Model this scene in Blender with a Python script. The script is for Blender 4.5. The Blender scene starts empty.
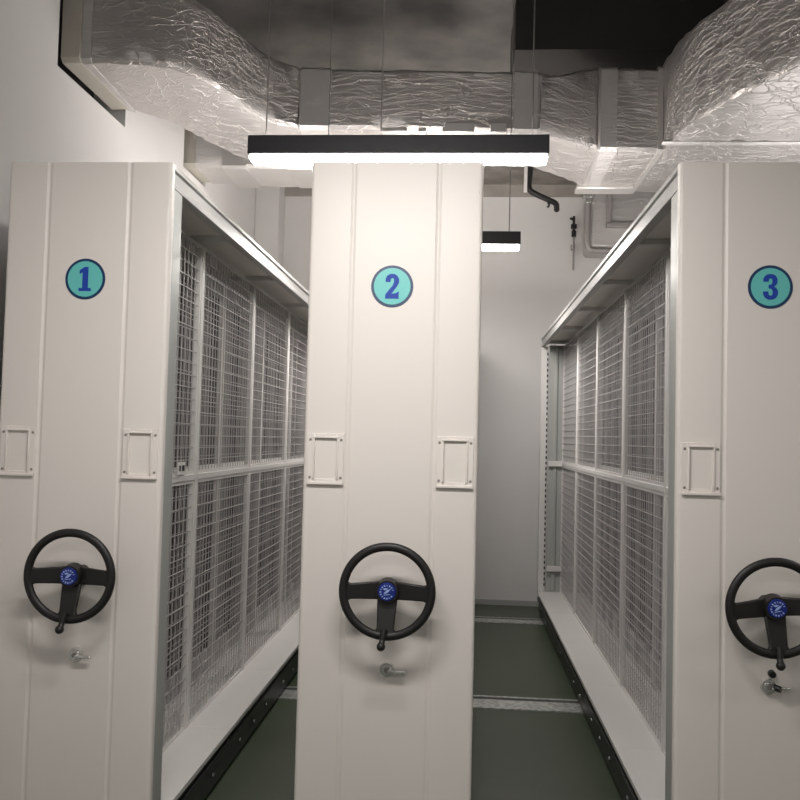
import bpy, bmesh, math, random
from mathutils import Vector, Matrix
from mathutils.geometry import tessellate_polygon
random.seed(7)
PI = math.pi
scene = bpy.context.scene
C = scene.collection

# ------------------------------------------------------------------ materials
def mat(name, col, rough=.5, metal=0.0, **kw):
    m = bpy.data.materials.new(name); m.use_nodes = True
    b = m.node_tree.nodes['Principled BSDF']
    b.inputs['Base Color'].default_value = (*col, 1)
    b.inputs['Roughness'].default_value = rough
    b.inputs['Metallic'].default_value = metal
    for k, v in kw.items():
        b.inputs[k].default_value = v
    return m

def nodes(m):
    nt = m.node_tree
    return nt, nt.nodes, nt.links, nt.nodes['Principled BSDF']

def add_noise_colour(m, c1, c2, scale=3.0, detail=4, stretch=(1, 1, 1), lo=.35, hi=.65):
    nt, N, L, b = nodes(m)
    tc = N.new('ShaderNodeTexCoord'); mp = N.new('ShaderNodeMapping'); mp.inputs['Scale'].default_value = stretch
    nz = N.new('ShaderNodeTexNoise'); nz.inputs['Scale'].default_value = scale; nz.inputs['Detail'].default_value = detail
    rp = N.new('ShaderNodeValToRGB')
    rp.color_ramp.elements[0].position = lo; rp.color_ramp.elements[0].color = (*c1, 1)
    rp.color_ramp.elements[1].position = hi; rp.color_ramp.elements[1].color = (*c2, 1)
    L.new(tc.outputs['Object'], mp.inputs[0]); L.new(mp.outputs[0], nz.inputs['Vector'])
    L.new(nz.outputs['Fac'], rp.inputs[0]); L.new(rp.outputs[0], b.inputs['Base Color'])
    return nz

def add_bump(m, scale, strength, dist=.01, detail=5, stretch=(1, 1, 1)):
    nt, N, L, b = nodes(m)
    tc = N.new('ShaderNodeTexCoord'); mp = N.new('ShaderNodeMapping'); mp.inputs['Scale'].default_value = stretch
    nz = N.new('ShaderNodeTexNoise'); nz.inputs['Scale'].default_value = scale; nz.inputs['Detail'].default_value = detail
    bp = N.new('ShaderNodeBump'); bp.inputs['Strength'].default_value = strength; bp.inputs['Distance'].default_value = dist
    L.new(tc.outputs['Object'], mp.inputs[0]); L.new(mp.outputs[0], nz.inputs['Vector'])
    L.new(nz.outputs['Fac'], bp.inputs['Height']); L.new(bp.outputs[0], b.inputs['Normal'])

def foil(name, base, rough, metal, line_strength, rot=.5):
    """crinkled aluminium foil: fine wrinkles and long thin creases"""
    m = mat(name, base, rough, metal)
    nt, N, L, b = nodes(m)
    tc = N.new('ShaderNodeTexCoord')
    wn = N.new('ShaderNodeTexNoise'); wn.inputs['Scale'].default_value = 3.5; wn.inputs['Detail'].default_value = 3
    L.new(tc.outputs['Object'], wn.inputs['Vector'])
    mx = N.new('ShaderNodeMix'); mx.data_type = 'VECTOR'; mx.inputs[0].default_value = .10
    L.new(tc.outputs['Object'], mx.inputs[4]); L.new(wn.outputs['Color'], mx.inputs[5])
    hs = []
    for ang, st, sc in (((.1, rot, .2), (2.2, 6, 15), 1.9), ((-.1, -rot * .6, -.3), (1.6, 5, 17), 2.3), ((.0, rot * 1.8, .1), (3, 5, 11), 1.6)):
        mp = N.new('ShaderNodeMapping'); mp.inputs['Rotation'].default_value = ang; mp.inputs['Scale'].default_value = st
        vo = N.new('ShaderNodeTexVoronoi'); vo.feature = 'DISTANCE_TO_EDGE'; vo.inputs['Scale'].default_value = sc
        L.new(mx.outputs[1], mp.inputs[0]); L.new(mp.outputs[0], vo.inputs['Vector'])
        mr = N.new('ShaderNodeMapRange'); mr.inputs[1].default_value = 0; mr.inputs[2].default_value = .024
        mr.inputs[3].default_value = 1; mr.inputs[4].default_value = 0
        L.new(vo.outputs['Distance'], mr.inputs[0]); hs.append(mr.outputs[0])
    # creases come and go in patches
    pn = N.new('ShaderNodeTexNoise'); pn.inputs['Scale'].default_value = 5; pn.inputs['Detail'].default_value = 2
    L.new(tc.outputs['Object'], pn.inputs['Vector'])
    pr = N.new('ShaderNodeMapRange'); pr.inputs[1].default_value = .30; pr.inputs[2].default_value = .70; pr.inputs[3].default_value = .45
    L.new(pn.outputs['Fac'], pr.inputs[0])
    a1 = N.new('ShaderNodeMath'); a1.operation = 'MAXIMUM'; L.new(hs[0], a1.inputs[0]); L.new(hs[1], a1.inputs[1])
    a2 = N.new('ShaderNodeMath'); a2.operation = 'MAXIMUM'; L.new(a1.outputs[0], a2.inputs[0]); L.new(hs[2], a2.inputs[1])
    a3 = N.new('ShaderNodeMath'); a3.operation = 'MULTIPLY'; L.new(a2.outputs[0], a3.inputs[0]); L.new(pr.outputs[0], a3.inputs[1])
    nz = N.new('ShaderNodeTexNoise'); nz.inputs['Scale'].default_value = 30; nz.inputs['Detail'].default_value = 4
    L.new(tc.outputs['Object'], nz.inputs['Vector'])
    b1 = N.new('ShaderNodeBump'); b1.inputs['Strength'].default_value = .15; b1.inputs['Distance'].default_value = .008
    b2 = N.new('ShaderNodeBump'); b2.inputs['Strength'].default_value = line_strength; b2.inputs['Distance'].default_value = .005
    L.new(nz.outputs['Fac'], b1.inputs['Height']); L.new(a3.outputs[0], b2.inputs['Height'])
    L.new(b1.outputs[0], b2.inputs['Normal']); L.new(b2.outputs[0], b.inputs['Normal'])
    return m

M = {}
M['paint'] = mat('cabinet_paint', (.76, .715, .665), .42); add_bump(M['paint'], 60, .03, .002)
M['frame'] = mat('frame_paint', (.70, .68, .655), .4); add_bump(M['frame'], 60, .03, .002)
M['wire'] = mat('mesh_paint', (.48, .46, .45), .45)
M['grey'] = mat('grey_steel', (.40, .41, .39), .45, .05)
M['beam'] = mat('beam_paint', (.33, .325, .31), .4, .1)
M['endp'] = mat('end_panel_paint', (.40, .41, .385), .45)
M['wall'] = mat('wall_plaster', (.74, .71, .685), .8); add_noise_colour(M['wall'], (.68, .665, .65), (.735, .72, .705), .8, 3); add_bump(M['wall'], 40, .05, .004)
M['ceil'] = mat('ceiling_concrete', (.16, .15, .145), .85); add_noise_colour(M['ceil'], (.12, .115, .11), (.2, .19, .18), 2.5)
M['conc'] = mat('beam_concrete', (.2, .18, .16), .85); add_noise_colour(M['conc'], (.16, .145, .13), (.25, .23, .205), 5, 6)
M['conc2'] = mat('beam_strip', (.47, .44, .40), .85); add_noise_colour(M['conc2'], (.30, .28, .25), (.38, .355, .325), 6, 5)
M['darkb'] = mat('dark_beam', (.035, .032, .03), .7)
M['floor'] = mat('green_epoxy', (.085, .10, .07), .38); add_noise_colour(M['floor'], (.043, .058, .033), (.056, .074, .043), 1.6, 5)
M['track'] = mat('galvanised', (.62, .63, .6), .35, .75); add_noise_colour(M['track'], (.45, .46, .43), (.8, .81, .78), 34, 6); add_bump(M['track'], 70, .25, .004)
M['groove'] = mat('track_groove', (.05, .055, .05), .6)
M['black'] = mat('black_chassis', (.014, .015, .015), .35)
M['bolt'] = mat('bolt_steel', (.12, .12, .115), .4, .8)
M['wheel'] = mat('wheel_rubber', (.010, .009, .0085), .48)
M['navy'] = mat('navy_ring', (.006, .040, .115), .4)
M['teal'] = mat('teal_disc', (.13, .53, .50), .4)
M['blue'] = mat('numeral_blue', (.003, .045, .36), .6)
M['emb'] = mat('emblem_blue', (.008, .022, .20), .3)
M['embw'] = mat('emblem_mark', (.35, .47, .80), .4)
M['chrome'] = mat('chrome', (.72, .72, .69), .25, .75)
M['screw'] = mat('screw_steel', (.33, .31, .29), .35, .6)
M['foil'] = foil('foil_wrap', (.50, .475, .46), .42, .88, .68, .5)
M['foil2'] = foil('foil_wrap_plain', (.60, .58, .565), .46, .75, .4, .2)
M['neck'] = mat('duct_neck', (.50, .47, .41), .6, .2); add_bump(M['neck'], 9, .2, .02)
M['tape'] = mat('foil_tape', (.64, .62, .60), .36, .75); add_bump(M['tape'], 16, .3, .008)
M['lamp'] = mat('lamp_black', (.012, .012, .014), .45)
M['cable'] = mat('steel_cable', (.25, .24, .23), .4, .7)
M['hose'] = mat('black_hose', (.012, .012, .012), .55)
M['whitep'] = mat('white_metal', (.75, .73, .70), .4)
M['pipe'] = mat('pipe_grey', (.33, .31, .30), .5, .3)
M['back'] = mat('back_panel', (.10, .095, .092), .6)  # dark tone stands in for shade inside the end units
M['emit'] = mat('diffuser', (.9, .9, .9), .5)
_b = M['emit'].node_tree.nodes['Principled BSDF']
_b.inputs['Emission Color'].default_value = (1, .965, .92, 1); _b.inputs['Emission Strength'].default_value = 42

# ------------------------------------------------------------------ mesh helpers
def box(bm, x0, x1, y0, y1, z0, z1):
    v = [bm.verts.new(p) for p in ((x0,y0,z0),(x1,y0,z0),(x1,y1,z0),(x0,y1,z0),(x0,y0,z1),(x1,y0,z1),(x1,y1,z1),(x0,y1,z1))]
    for f in ((0,3,2,1),(4,5,6,7),(0,1,5,4),(1,2,6,5),(2,3,7,6),(3,0,4,7)):
        bm.faces.new([v[i] for i in f])

def prism(bm, pts, a, b, axis='y'):
    """extrude a closed 2-D outline: axis y -> (u,w)=(x,z); axis z -> (x,y); axis x -> (y,z)"""
    def P(u, w, t):
        return {'y': (u, t, w), 'z': (u, w, t), 'x': (t, u, w)}[axis]
    lo = [bm.verts.new(P(u, w, a)) for u, w in pts]; hi = [bm.verts.new(P(u, w, b)) for u, w in pts]
    n = len(pts)
    for tri in tessellate_polygon([[Vector((u, w, 0)) for u, w in pts]]):
        bm.faces.new([lo[i] for i in tri]); bm.faces.new([hi[i] for i in tri[::-1]])
    for i in range(n):
        bm.faces.new((lo[i], hi[i], hi[(i+1) % n], lo[(i+1) % n]))

def cyl(bm, p0, p1, r0, r1=None, n=20):
    r1 = r0 if r1 is None else r1
    p0, p1 = Vector(p0), Vector(p1); d = (p1 - p0)
    q = d.to_track_quat('Z', 'Y').to_matrix()
    A = [bm.verts.new(p0 + q @ Vector((math.cos(2*PI*i/n)*r0, math.sin(2*PI*i/n)*r0, 0))) for i in range(n)]
    B = [bm.verts.new(p1 + q @ Vector((math.cos(2*PI*i/n)*r1, math.sin(2*PI*i/n)*r1, 0))) for i in range(n)]
    for i in range(n):
        bm.faces.new((A[i], A[(i+1) % n], B[(i+1) % n], B[i]))
    bm.faces.new(A[::-1]); bm.faces.new(B)

def tube(bm, pts, r, n=10):
    """smooth tube along points"""
    P = [Vector(p) for p in pts]; Q = []
    for i in range(len(P) - 1):
        p0, p1, p2, p3 = P[max(i-1, 0)], P[i], P[i+1], P[min(i+2, len(P)-1)]
        for k in range(6):
            t = k / 6
            Q.append(.5*((2*p1) + (p2-p0)*t + (2*p0-5*p1+4*p2-p3)*t*t + (3*p1-p0-3*p2+p3)*t**3))
    Q.append(P[-1]); rings = []; up = None
    for i, p in enumerate(Q):
        d = (Q[min(i+1, len(Q)-1)] - Q[max(i-1, 0)]).normalized()
        if up is None:
            up = Vector((0, 0, 1)) if abs(d.z) < .9 else Vector((0, 1, 0))
        s = d.cross(up).normalized(); up = s.cross(d).normalized()
        rings.append([bm.verts.new(p + (s*math.cos(2*PI*k/n) + up*math.sin(2*PI*k/n))*r) for k in range(n)])
    for a, b in zip(rings, rings[1:]):
        for k in range(n):
            bm.faces.new((a[k], a[(k+1) % n], b[(k+1) % n], b[k]))
    bm.faces.new(rings[0][::-1]); bm.faces.new(rings[-1])

def obj(name, bm, m, parent=None, loc=(0, 0, 0), bevel=0, smooth=False, seg=2, sharp=.7):
    bmesh.ops.recalc_face_normals(bm, faces=bm.faces)
    me = bpy.data.meshes.new(name); bm.to_mesh(me); bm.free()
    me.materials.append(m)
    o = bpy.data.objects.new(name, me); C.objects.link(o); o.location = loc
    if parent is not None:
        o.parent = parent
    if smooth:
        for p in me.polygons: p.use_smooth = True
    if bevel:
        md = o.modifiers.new('bevel', 'BEVEL'); md.width = bevel; md.segments = seg; md.limit_method = 'ANGLE'; md.angle_limit = .6
        md.harden_normals = False
        for p in me.polygons: p.use_smooth = True
        try: me.set_sharp_from_angle(angle=sharp)
        except Exception: pass
    elif smooth:
        try: me.set_sharp_from_angle(angle=sharp)
        except Exception: pass
    return o

def NB(): return bmesh.new()

def thing(name, label, cat, loc=(0, 0, 0), group=None):
    o = bpy.data.objects.new(name, None); C.objects.link(o); o.location = loc; o.empty_display_size = .1
    o['label'] = label; o['category'] = cat
    if group: o['group'] = group
    return o

def tag(o, label, cat, group=None, kind=None):
    o['label'] = label; o['category'] = cat
    if group: o['group'] = group
    if kind: o['kind'] = kind
    return o

def struct(name, bm, m, label, cat, **kw):
    return tag(obj(name, bm, m, **kw), label, cat, kind='structure')

def dup(root, loc, label):
    """copy of a thing with copies of its parts and sub-parts"""
    r = root.copy(); C.objects.link(r); r.location = loc; r['label'] = label
    out = {}
    for ch in list(root.children):
        c = ch.copy(); C.objects.link(c); c.parent = r; out.setdefault(ch.name.split('.')[0], []).append(c)
        for g in list(ch.children):
            d = g.copy(); C.objects.link(d); d.parent = c
    return r, out

# ------------------------------------------------------------------ measured layout (metres; camera stands at x=0, y=0)
CAM_H = 1.5696
Y0 = 2.938                  # front plane of the three shelving units
UNIT_W, UNIT_L, TOP = .60, 5.073, 2.527
XC = (-1.352, -.253, 1.008)  # unit centres
SEC = 1.007
DECK, RAIL = .2065, 1.365
XW = -2.07                  # left wall
YF = 8.35                   # far wall
ZC = 4.75                   # ceiling

# ------------------------------------------------------------------ room shell
bm = NB(); box(bm, XW-.4, 3.4, -3.2, YF+.3, -.12, 0)
struct('floor', bm, M['floor'], 'dark green painted floor between the shelving units', 'floor')
bm = NB(); box(bm, XW-.4, 3.4, -3.2, YF+.3, ZC, ZC+.15)
struct('ceiling', bm, M['ceil'], 'dark bare concrete ceiling above the foil ducts', 'ceiling')
bm = NB()
H1 = (4.08, 4.94, 3.39, 4.25); H2 = (6.0, 6.53, 3.495, 4.1)
ys = (-3.2, H1[0], H1[1], H2[0], H2[1], YF)
for a, b_ in zip(ys, ys[1:]):
    hole = H1 if a == H1[0] else H2 if a == H2[0] else None
    if hole:
        box(bm, XW-.2, XW, a, b_, 0, hole[2]); box(bm, XW-.2, XW, a, b_, hole[3], ZC)
    else:
        box(bm, XW-.2, XW, a, b_, 0, ZC)
struct('wall_left', bm, M['wall'], 'white plastered left wall with two cut openings for ducts', 'wall')
bm = NB(); box(bm, XW-.40, XW-.2, -3.2, YF, 0, ZC)  # slab coloured dark to stand in for shade inside the openings
struct('trim_2', bm, M['darkb'], 'backing slab behind the two duct openings in the left wall, coloured dark as their shade', 'trim')
bm = NB(); box(bm, XW-.4, 3.4, YF, YF+.2, 0, ZC)
struct('wall_back', bm, M['wall'], 'white plastered wall at the far end of the aisles', 'wall')
bm = NB(); box(bm, 3.2, 3.4, -3.2, YF, 0, ZC)
struct('wall_right', bm, M['wall'], 'white plastered wall to the right of the shelving', 'wall')
bm = NB(); box(bm, XW, -1.83, 8.1, YF, 0, ZC)
struct('pillar', bm, M['wall'], 'white pillar in the far left corner of the room', 'pillar', bevel=.01)
bm = NB(); box(bm, -1.83, 3.2, 7.86, YF, 4.06, ZC)
struct('ceiling_beam', bm, M['conc'], 'rough concrete beam along the top of the far wall', 'beam')
bm = NB(); box(bm, -1.83, 3.2, YF-.03, YF, 3.945, 4.06)
struct('trim_1', bm, M['conc2'], 'bare concrete strip under the beam on the far wall', 'trim')
bm = NB(); box(bm, .3, 3.2, 6.0, 6.75, 4.33, ZC)
struct('ceiling_beam', bm, M['darkb'], 'dark downstand beam above the right duct elbow', 'beam')
bm = NB(); box(bm, -1.83, 3.2, YF-.015, YF, 0, .05)
struct('baseboard_back', bm, M['grey'], 'thin grey skirting along the foot of the far wall', 'baseboard')

# floor tracks set across the aisles
def track(yc, w, label):
    t = thing('floor_track', label, 'track', (0, yc, 0), 'steel tracks across the floor')
    bm = NB(); box(bm, XW+.02, 3.18, -w/2, w/2, 0, .006)
    obj('track_plate', bm, M['track'], t)
    bm = NB(); box(bm, XW+.02, 3.18, w/2, w/2+.05, 0, .004)
    obj('groove_strip', bm, M['groove'], t)
    bm = NB(); box(bm, XW+.02, 3.18, w/2+.05, w/2+.075, 0, .006)
    obj('edge_strip', bm, M['track'], t)
track(5.215, .17, 'galvanised steel floor track nearer the camera, crossing the aisle')
track(7.60, .14, 'galvanised steel floor track close to the far wall')

# ------------------------------------------------------------------ shelving unit (local: x -.3 .. .3, y 0 .. UNIT_L)
CR = .148
def front_panel_bm():
    """folded sheet front: rounded vertical edges and two pressed V creases"""
    pts = []
    r = .014
    for k in range(6):
        a = PI + (PI/2)*k/5
        pts.append((-.3 + r + r*math.cos(a), r + r*math.sin(a)))
    for c in (-CR, CR):
        pts += [(c-.010, 0), (c-.002, .0036), (c+.002, .0036), (c+.010, 0)]
    for k in range(6):
        a = -PI/2 + (PI/2)*k/5
        pts.append((.3 - r + r*math.cos(a), r + r*math.sin(a)))
    pts += [(.3, .028), (-.3, .028)]
    bm = NB(); prism(bm, pts, .03, TOP, 'z'); return bm

def beam_bm(s):
    """open C-channel side beam, lips facing out"""
    o, i = .3, .262
    prof = [(i, 2.44), (o, 2.44), (o, 2.462), (o-.009, 2.466), (o-.009, 2.503), (o, 2.507), (o, 2.525), (i, 2.525)]
    prof = [(s*x, z) for x, z in prof]
    bm = NB(); prism(bm, prof, .028, UNIT_L, 'y'); return bm

def upright_bm(s, y0, y1, w):
    bm = NB(); x0, x1 = sorted((s*.3, s*(.3-w)))
    box(bm, x0, x1, y0, y1, DECK, 2.44)
    return bm
def slots_bm(s, y):
    bm = NB()
    z = .26
    while z < 2.4:
        x = s*.243; box(bm, x-.006, x+.006, y-.002, y+.001, z, z+.026); z += .05
    return bm

def grid_bm(L, H):
    bm = NB(); w = .0019
    n = round(L/.05)
    for i in range(1, n):
        x = -L/2 + L*i/n; box(bm, -w, w, x-w, x+w, -H/2, H/2)
    n = round(H/.055)
    for i in range(1, n):
        z = -H/2 + H*i/n; box(bm, -w+.003, w+.003, -L/2, L/2, z-w, z+w)
    return bm
def pframe_bm(L, H):
    bm = NB(); t, d = .014, .010
    box(bm, -d, d, -L/2, L/2, -H/2, -H/2+t); box(bm, -d, d, -L/2, L/2, H/2-t, H/2)
    box(bm, -d, d, -L/2, -L/2+t, -H/2+t, H/2-t); box(bm, -d, d, L/2-t, L/2, -H/2+t, H/2-t)
    return bm

def handle_parts(parent, x, z):
    bm = NB()
    W, H, w, h = .063, .086, .038, .070
    # flat plate ring
    for a in ((-W, -w, -H, H), (w, W, -H, H), (-w, w, -H, -h), (-w, w, h, H)):
        box(bm, a[0], a[1], -.005, .0, a[2], a[3])
    # raised rim round the window
    q = .006
    for a in ((-w-q, -w, -h, h), (w, w+q, -h, h), (-w-q, w+q, h, h+q)):
        box(bm, a[0], a[1], -.011, -.004, a[2], a[3])
    # lower lip that holds the card
    box(bm, -W, W, -.013, -.004, -H-.003, -H+.006)
    p = obj('handle_plate', bm, M['paint'], parent, (x, 0, z), bevel=.0015)
    for sx in (-1, 1):
        for sz in (-1, 1):
            bm = NB(); cyl(bm, (sx*.0535, -.005, sz*.065), (sx*.0535, -.0085, sz*.065), .0048, .003, 10)
            obj('screw', bm, M['screw'], p, smooth=True)
    return p

def wheel_parts(parent, x, z, rot=0):
    """steering-wheel type hand wheel, axle along y"""
    R, r = .1455, .0130
    bm = NB(); n, k = 64, 14
    rings = []
    for i in range(n):
        a = 2*PI*i/n
        ring = []
        for j in range(k):
            b = 2*PI*j/k
            rr = R + r*1.1*math.cos(b); ring.append(bm.verts.new((rr*math.cos(a), r*.9*math.sin(b), rr*math.sin(a))))
        rings.append(ring)
    for i in range(n):
        A, B = rings[i], rings[(i+1) % n]
        for j in range(k):
            bm.faces.new((A[j], B[j], B[(j+1) % k], A[(j+1) % k]))
    w = obj('steering_wheel', bm, M['wheel'], parent, (x, -.105, z), smooth=True)
    w.rotation_euler = (0, rot, 0)
    DISH = .026
    def spoke(p0, p1, w0, w1):
        bm = NB()
        p0, p1 = Vector(p0), Vector(p1); d = (p1-p0).normalized(); s = Vector((d.z, 0, -d.x)).normalized()
        cs = []
        for t, ww in ((0, w0), (.55, (w0+w1)/2*.96), (.80, w1*1.02), (.90, w1*1.25), (1, w1*1.75)):
            p = p0 + (p1-p0)*t; cs.append((p, ww))
        rows = []
        for p, ww in cs:
            rows.append([bm.verts.new(p + s*ww/2 + Vector((0, yy, 0))) for yy in (-.008, .008)] + [bm.verts.new(p - s*ww/2 + Vector((0, yy, 0))) for yy in (.008, -.008)])
        for a, b in zip(rows, rows[1:]):
            for j in range(4): bm.faces.new((a[j], a[(j+1) % 4], b[(j+1) % 4], b[j]))
        bm.faces.new(rows[0][::-1]); bm.faces.new(rows[-1])
        return obj('spoke', bm, M['wheel'], w, bevel=.004)
    spoke((-.02, DISH, 0), (-R, 0, -.004), .060, .050)
    spoke((.02, DISH, 0), (R, 0, -.004), .060, .050)
    spoke((0, DISH, -.02), (-.004, 0, -R), .068, .056)
    bm = NB(); cyl(bm, (0, .105, .0), (0, .03, .0), .024, .030, 28); cyl(bm, (0, .036, 0), (0, -.006, 0), .041, .036, 28)
    obj('hub', bm, M['wheel'], w, smooth=True)
    # emblem: blue disc, ring of small letters and a swoosh mark (too small to read in the photo)
    bm = NB(); cyl(bm, (0, -.006, 0), (0, -.0105, 0), .030, .028, 32)
    e = obj('emblem', bm, M['emb'], w, smooth=True); e['label'] = 'round blue emblem with pale mark'
    bm = NB(); y0, y1 = -.0107, -.0125
    for k in range(14):
        a = .35 + 2*PI*k/16*1.02
        ca, sa = math.cos(a), math.sin(a)
        rr0, rr1 = .0185, .0235; da = .10 if k % 3 else .055
        prism(bm, [(rr0*math.cos(a-da), rr0*math.sin(a-da)), (rr1*math.cos(a-da), rr1*math.sin(a-da)), (rr1*math.cos(a+da), rr1*math.sin(a+da)), (rr0*math.cos(a+da), rr0*math.sin(a+da))], y0, y1, 'y')
    prism(bm, [(-.011, -.006), (-.003, -.005), (.006, .001), (.013, .010), (.004, .0085), (-.003, .004)], y0, y1, 'y')
    prism(bm, [(-.013, .010), (-.008, .006), (-.002, .0075), (.004, .0115), (-.004, .013)], y0, y1, 'y')
    prism(bm, [(-.011, -.011), (.010, -.0085), (.011, -.0065), (-.010, -.009)], y0, y1, 'y')
    obj('emblem_mark', bm, M['embw'], w)
    # folding crank knob at the foot of the rim
    bm = NB()
    cyl(bm, (-.006, -.010, -R+.024), (-.010, -.020, -R-.006), .012, .010, 16)
    cyl(bm, (-.010, -.016, -R-.004), (-.012, -.030, -R-.024), .009, .011, 16)
    bmesh.ops.create_uvsphere(bm, u_segments=16, v_segments=10, radius=.0145, matrix=Matrix.Translation((-.013, -.030, -R-.027)))
    obj('crank_knob', bm, M['wheel'], w, smooth=True)
    return w

def lock_parts(parent, x, z, upper=False):
    bm = NB(); cyl(bm, (0, 0, 0), (0, -.010, 0), .026, .023, 28); cyl(bm, (0, -.010, 0), (0, -.016, 0), .017, .015, 20)
    l = obj('lock', bm, M['chrome'], parent, (x, 0, z), smooth=True)
    bm = NB(); box(bm, .004, .062, -.030, -.020, -.006, .003); cyl(bm, (.012, -.012, 0), (.012, -.031, 0), .005, .005, 14)
    obj('lever', bm, M['chrome'], l, bevel=.002)
    bm = NB(); cyl(bm, (0, -.0155, 0), (0, -.0185, 0), .0095, .0085, 16); obj('lock_core', bm, M['screw'], l, smooth=True)
    if upper:
        bm = NB(); cyl(bm, (.010, 0, .042), (.010, -.016, .040), .012, .011, 16); obj('lock_cap', bm, M['black'], l, smooth=True)
        bm = NB(); cyl(bm, (.012, -.020, .002), (.030, -.034, -.002), .011, .010, 14); obj('key_head', bm, M['black'], l, smooth=True)
    return l

DIG = {
 '1': [(-.26,-.5),(.26,-.5),(.26,-.38),(.13,-.38),(.13,.5),(-.03,.5),(-.24,.36),(-.24,.2),(-.11,.27),(-.11,-.38),(-.26,-.38)],
 '2': [(-.27,-.5),(.27,-.5),(.27,-.2),(.15,-.28),(-.02,-.30),(.2,.0),(.27,.15),(.27,.3),(.2,.43),(.08,.5),(-.08,.5),(-.2,.43),(-.27,.3),(-.27,.17),(-.07,.17),(-.07,.27),(-.02,.33),(.03,.33),(.07,.27),(.07,.16),(.02,.03),(-.27,-.33)],
 '3': [(-.27,.2),(-.27,.32),(-.2,.44),(-.08,.5),(.08,.5),(.2,.44),(.26,.32),(.26,.16),(.2,.06),(.13,.02),(.22,-.04),(.28,-.15),(.28,-.3),(.21,-.43),(.08,-.5),(-.08,-.5),(-.21,-.43),(-.28,-.3),(-.28,-.18),(-.08,-.18),(-.08,-.28),(-.03,-.34),(.03,-.34),(.08,-.28),(.08,-.14),(.02,-.07),(-.07,-.06),(-.07,.08),(.02,.09),(.07,.15),(.07,.28),(.03,.33),(-.02,.33),(-.07,.28),(-.07,.2)],
}
def sign_parts(parent, x, z, d):
    bm = NB(); cyl(bm, (0, 0, 0), (0, -.002, 0), .073, .073, 48)
    s = obj('number_sign', bm, M['navy'], parent, (x, 0, z), smooth=True)
    s['label'] = 'round teal number %s sign with navy rim' % d
    bm = NB(); cyl(bm, (0, -.002, 0), (0, -.0028, 0), .0635, .0635, 48)
    obj('disc', bm, M['teal'], s, smooth=True)
    bm = NB(); prism(bm, [(u*.086, w*.086) for u, w in DIG[d]], -.0028, -.0038, 'y')
    obj('numeral', bm, M['blue'], s)
    return s

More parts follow.
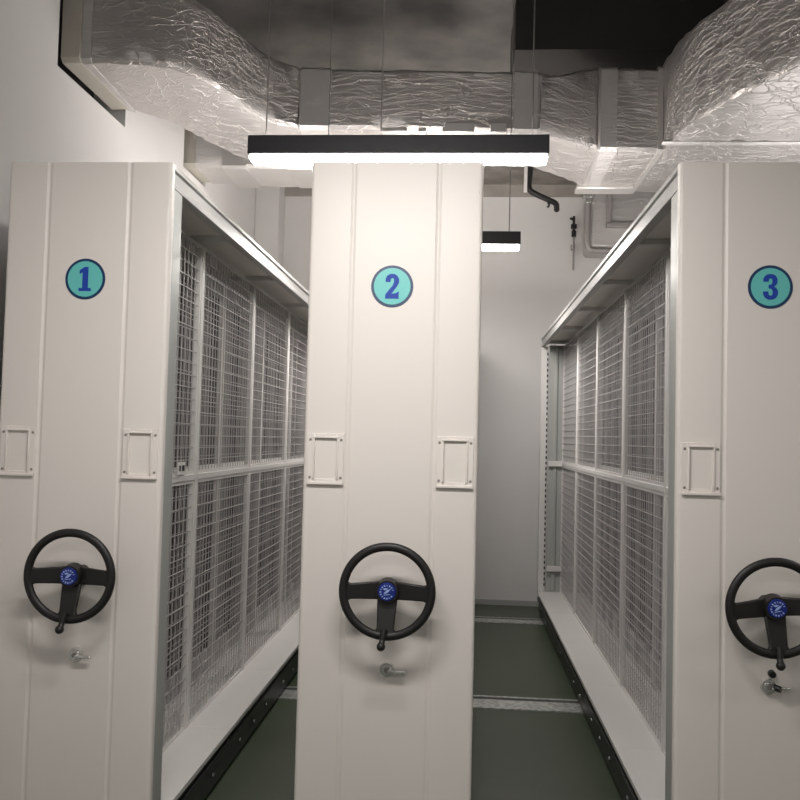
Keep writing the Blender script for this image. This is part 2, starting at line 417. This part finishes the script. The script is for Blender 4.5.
def make_unit(label, loc):
    t = thing('mobile_shelving_unit', label, 'shelving unit', loc, 'numbered mobile shelving units')
    obj('front_panel', front_panel_bm(), M['paint'], t, smooth=True, sharp=.395)
    for s in (-1, 1):
        obj('side_beam', beam_bm(s), M['beam'], t, bevel=.002)
        obj('upright', upright_bm(s, .028, .12, .05), M['grey'], t, bevel=.006)
        u = obj('upright', upright_bm(s, UNIT_L-.06, UNIT_L, .060), M['frame'], t, bevel=.004)
        obj('slots', slots_bm(s, UNIT_L-.06), M['black'], u)['kind'] = 'stuff'
    bm = NB(); box(bm, -.262, .262, .05, UNIT_L, 2.500, 2.512)
    obj('top_panel', bm, M['paint'], t)
    for k in range(5):
        y = UNIT_L - .02 - k*SEC
        bm = NB(); box(bm, -.262, .262, y-.03, y+.02, 2.472, 2.500)
        obj('cross_beam', bm, M['frame'], t, bevel=.003)
    # far end panel with pressed ridge and two cross rails
    bm = NB(); box(bm, -.226, .226, UNIT_L-.05, UNIT_L-.035, DECK, 2.455)
    for x in (-.16, .16):
        prism(bm, [(x-.02, UNIT_L-.05), (x-.008, UNIT_L-.062), (x+.008, UNIT_L-.062), (x+.02, UNIT_L-.05)], DECK+.02, 2.44, 'z')
    obj('end_panel', bm, M['endp'], t)
    for z, h in ((1.37, .05), (.42, .05)):
        bm = NB(); box(bm, -.226, .226, UNIT_L-.085, UNIT_L-.06, z-h/2, z+h/2)
        obj('end_rail', bm, M['frame'], t, bevel=.003)
    # deck plates, one per bay
    for k in range(5):
        y1 = UNIT_L - k*SEC; y0 = max(y1 - SEC + .003, .05)
        bm = NB(); box(bm, -.3, .3, y0, y1, DECK-.022, DECK)
        obj('deck_plate', bm, M['frame'], t, bevel=.002)
    # black rolling chassis with bolts and track wheels
    bm = NB()
    for s in (-1, 1):
        x0, x1 = sorted((s*.285, s*.215))
        box(bm, x0, x1, .05, UNIT_L, .018, DECK-.022)
        x0, x1 = sorted((s*.296, s*.285))
        box(bm, x0, x1, .05, UNIT_L, .120, .150)
    for y in (.3, UNIT_L-.3):
        box(bm, -.215, .215, y-.05, y+.05, .05, .16)
    base = obj('base', bm, M['black'], t, bevel=.003)
    for k in range(5):
        for j in range(3):
            y = UNIT_L - k*SEC - .22 - .28*j
            if y < .1: continue
            for s in (-1, 1):
                bm = NB(); cyl(bm, (s*.285, y, .075), (s*.293, y, .075), .012, .010, 8)
                obj('bolt', bm, M['bolt'], base)
    for yy in (5.215-Y0, 7.60-Y0):
        for s in (-1, 1):
            bm = NB(); cyl(bm, (s*.17-.02, yy, .062), (s*.17+.02, yy, .062), .056, .056, 24)
            obj('track_wheel', bm, M['bolt'], base, smooth=True)
    # mesh screens, two layers back to back
    Lp = SEC - .036
    zl, zu = (DECK, RAIL-.015), (RAIL+.015, 2.455)
    for s in (-1, 1):
        x = s*.0894
        for k in range(6):
            y = UNIT_L - .02 - k*SEC if k < 5 else .06
            bm = NB(); box(bm, x-.014, x+.014, y-.018, y+.018, DECK, 2.455)
            obj('mesh_post', bm, M['frame'], t, bevel=.003)
        for k in range(5):
            yc = UNIT_L - .02 - (k+.5)*SEC
            if k == 4: yc += .012
            Lk = Lp if k < 4 else Lp - .03
            bm = NB(); box(bm, x-.014, x+.014, yc-Lk/2, yc+Lk/2, RAIL-.015, RAIL+.015)
            obj('middle_rail', bm, M['frame'], t, bevel=.003)
            for z0, z1 in (zl, zu):
                key = (round(Lk, 3), round(z1-z0, 3))
                if key not in CACHE:
                    f = obj('mesh_panel', pframe_bm(Lk, z1-z0), M['frame'], t); g = obj('wire_mesh', grid_bm(Lk-.02, z1-z0-.02), M['wire'], f)
                    CACHE[key] = (f.data, g.data)
                else:
                    f = bpy.data.objects.new('mesh_panel', CACHE[key][0]); C.objects.link(f); f.parent = t
                    g = bpy.data.objects.new('wire_mesh', CACHE[key][1]); C.objects.link(g); g.parent = f
                f.location = (x, yc, (z0+z1)/2)
                if s < 0: f.rotation_euler = (0, 0, PI)
    for x in (-.222, .222):
        handle_parts(t, x, 1.493)
    return t
CACHE = {}
def added_backing(t, s):
    """added dark ribbed backing that makes the shade and streaks behind the mesh"""
    bm = NB(); pts = []; y = .12; x = s*.275; k = 0
    while y < UNIT_L-.08:
        pts.append((y, 0)); pts.append((y+.045, 0)); pts.append((y+.055, 1)); pts.append((y+.10, 1)); y += .11
    a = [(x + s*.0*0 + (-s*.022 if q else 0), yy) for yy, q in pts]
    outl = a + [(xx + s*.002, yy) for xx, yy in a[::-1]]
    prism(bm, outl, DECK, 2.44, 'z')
    obj('added_backing', bm, M['back'], t)

u1 = make_unit('white mobile shelving unit with round number 1 sign, left of the narrow aisle', (XC[0], Y0, 0))
u2, _ = dup(u1, (XC[1], Y0, 0), 'white mobile shelving unit with round number 2 sign, standing in the middle')
u3, _ = dup(u1, (XC[2], Y0, 0), 'white mobile shelving unit with round number 3 sign, right of the wide aisle')
u3.rotation_euler = (0, 0, .0035)
added_backing(u1, -1); added_backing(u3, 1)
# number signs, hand wheels and locks sit slightly differently on each front
sign_parts(u1, -.002, 2.106, '1'); sign_parts(u2, -.007, 2.092, '2'); sign_parts(u3, .0, 2.104, '3')
wheel_parts(u1, .033, 1.077, 0); wheel_parts(u2, .0105, 1.066, 0); wheel_parts(u3, -.011, 1.060, -.09)
lock_parts(u1, .02, .79); lock_parts(u2, .008, .787); lock_parts(u3, 0, .788, True)
# small latch plate on the mesh of unit 1 above the middle rail
bm = NB(); box(bm, .104, .108, .74, .84, RAIL+.018, RAIL+.075)
lp = obj('latch_plate', bm, M['whitep'], u1); lp['label'] = 'small white latch plate with two dark slots'
bm = NB(); box(bm, .108, .110, .795, .825, RAIL+.035, RAIL+.06); box(bm, .108, .110, .758, .775, RAIL+.035, RAIL+.06)
obj('slot', bm, M['black'], lp)

# ------------------------------------------------------------------ ducts
def smooth_path(st, n=6):
    out = []
    for i in range(len(st)-1):
        p0, p1, p2, p3 = st[max(i-1, 0)], st[i], st[i+1], st[min(i+2, len(st)-1)]
        for k in range(n):
            t = k/n
            out.append(tuple(.5*(2*b + (c-a)*t + (2*a-5*b+4*c-d)*t*t + (3*b-a-3*c+d)*t**3) for a, b, c, d in zip(p0, p1, p2, p3)))
    out.append(st[-1]); return out

def loft_bm(st, grow=0.0, wob=0.0, sub=3):
    """box duct through stations (fx,fy,bx,by,z0,z1)"""
    bm = NB(); rings = []
    rnd = random.Random(3)
    for fx, fy, bx, by, z0, z1 in st:
        f, b = Vector((fx, fy, 0)), Vector((bx, by, 0)); d = (b-f).normalized()
        f = f - d*grow; b = b + d*grow; z0 -= grow; z1 += grow
        ch = .022
        pts = []
        def seg(p, q, n):
            for i in range(n): pts.append(p.lerp(q, i/n))
        c = [f + d*ch + Vector((0, 0, z0)), b - d*ch + Vector((0, 0, z0)), b + Vector((0, 0, z0+ch)), b + Vector((0, 0, z1-ch)), b - d*ch + Vector((0, 0, z1)), f + d*ch + Vector((0, 0, z1)), f + Vector((0, 0, z1-ch)), f + Vector((0, 0, z0+ch))]
        for i, n in enumerate((6, 1, 3, 1, 3, 1, 5, 1)): seg(c[i], c[(i+1) % 8], n)
        ring = []
        for p in pts:
            if wob:
                p = p + Vector((rnd.uniform(-1, 1), rnd.uniform(-1, 1), rnd.uniform(-1, 1)))*wob
            ring.append(bm.verts.new(p))
        rings.append(ring)
    n = len(rings[0])
    for a, b in zip(rings, rings[1:]):
        for k in range(n): bm.faces.new((a[k], a[(k+1) % n], b[(k+1) % n], b[k]))
    bm.faces.new(rings[0][::-1]); bm.faces.new(rings[-1])
    return bm

def lerp(a, b, t): return tuple(x + (y-x)*t for x, y in zip(a, b))
ZB = 3.5
main = thing('air_duct', 'large foil wrapped air duct bending across the room from left wall to right', 'duct', (-.4, 5.6, ZB))
def dpart(name, bm, m, parent=None, **kw):
    p = parent or main
    for v in bm.verts: v.co -= Vector(p.location)
    return obj(name, bm, m, p, **kw)
A = [(-2.03,4.235,-2.03,4.9,ZB-.02,3.96), (-1.69,4.32,-1.88,5.15,ZB,3.92), (-1.50,4.46,-1.80,5.35,ZB,3.92), (-1.375,4.73,-1.70,5.60,ZB,3.91),
     (-1.255,5.085,-1.56,5.88,ZB,3.90), (-1.085,5.256,-1.15,5.98,ZB,3.89)]
B = [(-1.085,5.256,-1.15,5.98,ZB,3.89), (-.76,5.268,-.76,5.98,ZB,3.885), (-.44,5.28,-.44,5.98,ZB,3.885), (0,5.31,0,5.98,ZB,3.885), (.43,5.34,.41,6.03,ZB,3.885)]
Cc = [(.43,5.34,.41,6.03,ZB,3.885), (.53,5.41,.5,6.12,ZB,3.90), (.69,5.53,.68,6.30,ZB,3.98), (.85,5.66,.87,6.52,ZB,4.05)]
D = [(.85,5.66,.87,6.52,ZB,4.05), (1.05,5.685,1.05,6.6,ZB,4.06), (1.26,5.70,1.25,6.65,ZB,4.06)]
Ee = [(1.26,5.70,1.25,6.65,ZB,4.08), (1.285,5.36,1.38,6.65,ZB,4.09), (1.345,5.11,1.52,6.65,ZB,4.09), (1.47,4.77,1.75,6.65,ZB,4.09), (1.61,4.455,2.0,6.65,ZB,4.09),
      (1.84,4.0,2.4,6.65,ZB,4.09), (2.5,3.75,2.8,6.65,ZB,4.09), (3.17,3.72,3.17,6.65,ZB,4.09)]
dpart('left_bend', loft_bm(smooth_path(A, 5), 0, .004), M['foil'], smooth=True)
dpart('cross_run', loft_bm(smooth_path(B, 5), 0, .004), M['foil'], smooth=True)
dpart('taper_piece', loft_bm(smooth_path(Cc, 5), 0, .004), M['foil'], smooth=True)
dpart('elbow', loft_bm(smooth_path(D, 5), 0, .003), M['foil'], smooth=True)
dpart('right_branch', loft_bm(smooth_path(Ee, 5), 0, .005), M['foil'], smooth=True)
nk = loft_bm([(XW-.04,4.19,XW-.04,4.86,3.46,3.96), (-2.02,4.21,-2.02,4.88,3.47,3.96)])
dpart('wall_collar', nk, M['neck'], smooth=True)
def band(st, t0, t1, grow=.006, m='tape'):
    dpart('tape_band', loft_bm([lerp(st[0], st[1], t0), lerp(st[0], st[1], t1)], grow), M[m], smooth=True)
band((A[0], A[1]), -.02, .16, .008, 'foil2')
band((B[0], B[1]), .04, .62); band((B[3], B[4]), .62, .96); band((Cc[2], Cc[3]), .88, 1.0, .010); band((D[0], D[1]), 0, .55, .006, 'foil2')
band((D[1], D[2]), .85, 1.0, .014)
# taped seams under the cross run and a lip under the right branch
for x0, x1 in ((-.56, -.40), (-.33, -.28), (-.18, .02), (.12, .22)):
    bm = NB(); box(bm, x0, x1, 5.275 + .03*(x0+1), 5.40, ZB-.012, ZB+.05)
    dpart('tape_patch', bm, M['tape'], bevel=.006)
bm = NB(); box(bm, 1.22, 3.17, 5.50, 5.56, ZB-.012, ZB+.01)
dpart('seam_lip', bm, M['foil2'], bevel=.01, seg=3)
bm = NB(); box(bm, .80, 1.22, 6.44, 6.60, ZB-.03, ZB+.01)
dpart('tape_patch', bm, M['tape'], bevel=.008)
for x, y in ((-.56, 5.26),):
    bm = NB(); cyl(bm, (x, y, ZB-.02), (x, y, ZC), .005, n=8)
    dpart('hanger_rod', bm, M['pipe'])

two = thing('air_duct', 'smaller foil wrapped duct entering the second wall opening behind the large bend', 'duct', (-1.2, 6.3, ZB))
def dpart2(name, bm, m, **kw): return dpart(name, bm, m, two, **kw)
dpart2('duct_run', loft_bm(smooth_path([(-2.0,6.05,-2.0,6.50,ZB+.01,3.86), (-1.4,6.05,-1.4,6.55,ZB,3.86), (-.9,6.06,-.9,6.58,ZB,3.86), (-.1,6.06,-.1,6.58,ZB,3.86)], 6), 0, .004), M['foil2'], smooth=True)
dpart2('wall_collar', loft_bm([(XW-.04,6.06,XW-.04,6.48,ZB+.015,3.84), (-2.0,6.06,-2.0,6.48,ZB+.015,3.84)]), M['neck'], smooth=True)
for a, b_ in ((-1.80, -1.62), (-1.32, -1.12), (-.78, -.6)):
    dpart2('tape_band', loft_bm([(a,6.05,a,6.55,ZB,3.86), (b_,6.055,b_,6.56,ZB,3.86)], .006), M['tape'], smooth=True)

# ------------------------------------------------------------------ pendant lamps
def make_lamp(label, loc):
    t = thing('pendant_lamp', label, 'lamp', loc, 'black linear pendant lamps')
    bm = NB(); box(bm, -.588, .588, -.045, .045, .022, .096)
    obj('housing', bm, M['lamp'], t, bevel=.003)
    bm = NB(); box(bm, -.582, .582, -.042, .042, 0, .022)
    d = obj('diffuser', bm, M['emit'], t, bevel=.008, seg=3); d['label'] = 'glowing white diffuser'
    for s in (-1, 1):
        bm = NB(); cyl(bm, (s*.525, 0, .096), (s*.525, 0, ZC-loc[2]), .003, n=8)
        obj('suspension_cable', bm, M['cable'], t)
    return t
l1 = make_lamp('long black linear pendant lamp hanging above the number 2 shelving unit', (-.287, 3.32, 2.65))
l2, _ = dup(l1, (-.297, 4.86, 2.65), 'black pendant lamp farther back, seen small beside the far end of the number 2 unit')

# ------------------------------------------------------------------ services on the far wall
def on_far(name, label, cat): return thing(name, label, cat, (0, 0, 0))
t = thing('flexible_hose', 'black flexible hose elbow on a white hanger below the concrete beam', 'hose', (.55, 7.7, 4.0))
def tp(name, bm, m, **kw):
    for v in bm.verts: v.co -= Vector(t.location)
    return obj(name, bm, m, t, **kw)
bm = NB(); tube(bm, [(.545, 7.72, 4.06), (.535, 7.72, 3.95), (.535, 7.72, 3.84), (.60, 7.73, 3.795), (.70, 7.75, 3.755), (.78, 7.8, 3.73), (.80, 7.9, 3.70)], .026)
tp('hose', bm, M['hose'], smooth=True)
bm = NB(); tube(bm, [(.70, 7.75, 3.745), (.715, 7.74, 3.70), (.70, 7.74, 3.68)], .010); tp('hook', bm, M['hose'], smooth=True)
bm = NB(); box(bm, .485, .515, 7.70, 7.73, 3.81, 4.12); tp('hanger_strip', bm, M['whitep'], bevel=.002)

t = thing('wall_mounted_pipe', 'thin dark valve and drop pipe on the far wall', 'pipe', (1.0, 8.28, 3.2))
bm = NB(); cyl(bm, (1.005, 8.28, 3.22), (1.005, 8.28, 3.56), .010, n=10); tp('drop_pipe', bm, M['pipe'], smooth=True)
bm = NB(); cyl(bm, (1.005, 8.28, 3.54), (1.005, 8.28, 3.60), .022, n=12); cyl(bm, (1.005, 8.28, 3.62), (1.005, 8.28, 3.66), .028, n=12); cyl(bm, (1.005, 8.28, 3.60), (1.005, 8.28, 3.74), .012, n=10)
cyl(bm, (1.005, 8.26, 3.70), (.965, 8.24, 3.71), .012, n=8)
tp('valve', bm, M['hose'], smooth=True)

bm = NB(); box(bm, .99, 1.02, 8.285, YF, 3.44, 3.46); box(bm, .985, 1.025, YF-.006, YF, 3.42, 3.48); tp('wall_clip', bm, M['pipe'])
t = thing('air_duct', 'upright foil clad duct box in front of the far wall above unit 3', 'duct', (1.5, 8.0, 3.3))
bm = NB(); box(bm, 1.09, 2.2, 7.9, 8.3, 3.33, 4.05); tp('duct_box', bm, M['foil2'], bevel=.05, seg=4)
bm = NB(); tube(bm, [(1.075, 7.86, 3.90), (1.075, 7.86, 3.6), (1.075, 7.86, 3.40), (1.10, 7.86, 3.33), (1.18, 7.86, 3.315), (1.5, 7.86, 3.31)], .028); tp('bent_pipe', bm, M['pipe'], smooth=True)
bm = NB(); box(bm, 1.03, 1.12, 7.83, 7.89, 3.80, 3.835); box(bm, 1.05, 1.10, 7.83, 7.89, 3.75, 3.80); tp('pipe_clamp', bm, M['chrome'], bevel=.004)
bm = NB(); box(bm, 1.245, 1.285, 7.84, 7.90, 3.56, 4.0); box(bm, 1.245, 1.75, 7.84, 7.90, 3.53, 3.575); tp('angle_bracket', bm, M['pipe'], bevel=.004)

# ------------------------------------------------------------------ lights
def area(name, loc, sx, sy, power, col=(1, .955, .93), rot=(0, 0, 0)):
    l = bpy.data.lights.new(name, 'AREA'); l.shape = 'RECTANGLE'; l.size = sx; l.size_y = sy; l.energy = power; l.color = col
    o = bpy.data.objects.new(name, l); C.objects.link(o); o.location = loc; o.rotation_euler = rot
    return o
for y, p in ((1.72, 28), (.18, 8), (-1.4, 5)):  # further pendants of the visible lamp row, out of view
    area('unseen_light', (-.29, y, 2.64), 1.17, .085, p, rot=(.42, 0, 0))
for x, y, p in ((2.4, 1.75, 6), (2.6, 3.32, 16), (2.6, 4.86, 16), (2.6, 6.4, 16)):  # added side lamps out of view, filling in from the right
    area('unseen_light', (x, y, 2.64), 1.17, .085, p)
area('unseen_light', (-.29, 6.41, 3.02), 1.17, .085, 80)  # added lamp hidden behind the far pendant, lifted to brighten the far wall
# added upward lamps standing in for bounce, brightening ducts and walls
for x, y, sx, sy, p in ((-.253, 5.75, .5, 2.0, 20), (XC[0], 5.5, .5, 1.8, 13), (XC[2], 5.9, .5, 1.6, 13), (2.3, 6.0, .6, 1.2, 11), (-.29, 3.32, 1.1, .06, 3)):
    area('upward_fill', (x, y, 2.57 if sx < 1 else 2.76), sx, sy, p, col=(1, .965, .94), rot=(PI, 0, 0))
w = bpy.data.worlds.new('world'); scene.world = w; w.use_nodes = True
w.node_tree.nodes['Background'].inputs[0].default_value = (1, .97, .94, 1)
w.node_tree.nodes['Background'].inputs[1].default_value = .32

# ------------------------------------------------------------------ camera (solved from the photograph)
yaw, pitch, roll, f = .0759, .0442, .0245, 859.66
def tr(x, y, z):
    c, s = math.cos(yaw), math.sin(yaw); X = x*c + y*s; Y = -x*s + y*c
    c, s = math.cos(pitch), math.sin(pitch); F = Y*c + z*s; U = -Y*s + z*c
    c, s = math.cos(roll), math.sin(roll); return (X*c + U*s, F, -X*s + U*c)
ex, ey, ez = tr(1, 0, 0), tr(0, 1, 0), tr(0, 0, 1)
R_, F_, U_ = [Vector((ex[i], ey[i], ez[i])) for i in range(3)]
cam = bpy.data.cameras.new('camera'); co = bpy.data.objects.new('camera', cam); C.objects.link(co)
mw = Matrix((R_, U_, -F_)).transposed().to_4x4(); mw.translation = Vector((0, 0, CAM_H)); co.matrix_world = mw
cam.sensor_width = 36; cam.sensor_fit = 'HORIZONTAL'; cam.lens = 36*f/800; cam.clip_start = .05
scene.camera = co
scene.view_settings.view_transform = 'Standard'; scene.view_settings.look = 'None'
scene.view_settings.exposure = 0.0
scene.cycles.use_denoising = True
scene.cycles.max_bounces = 8
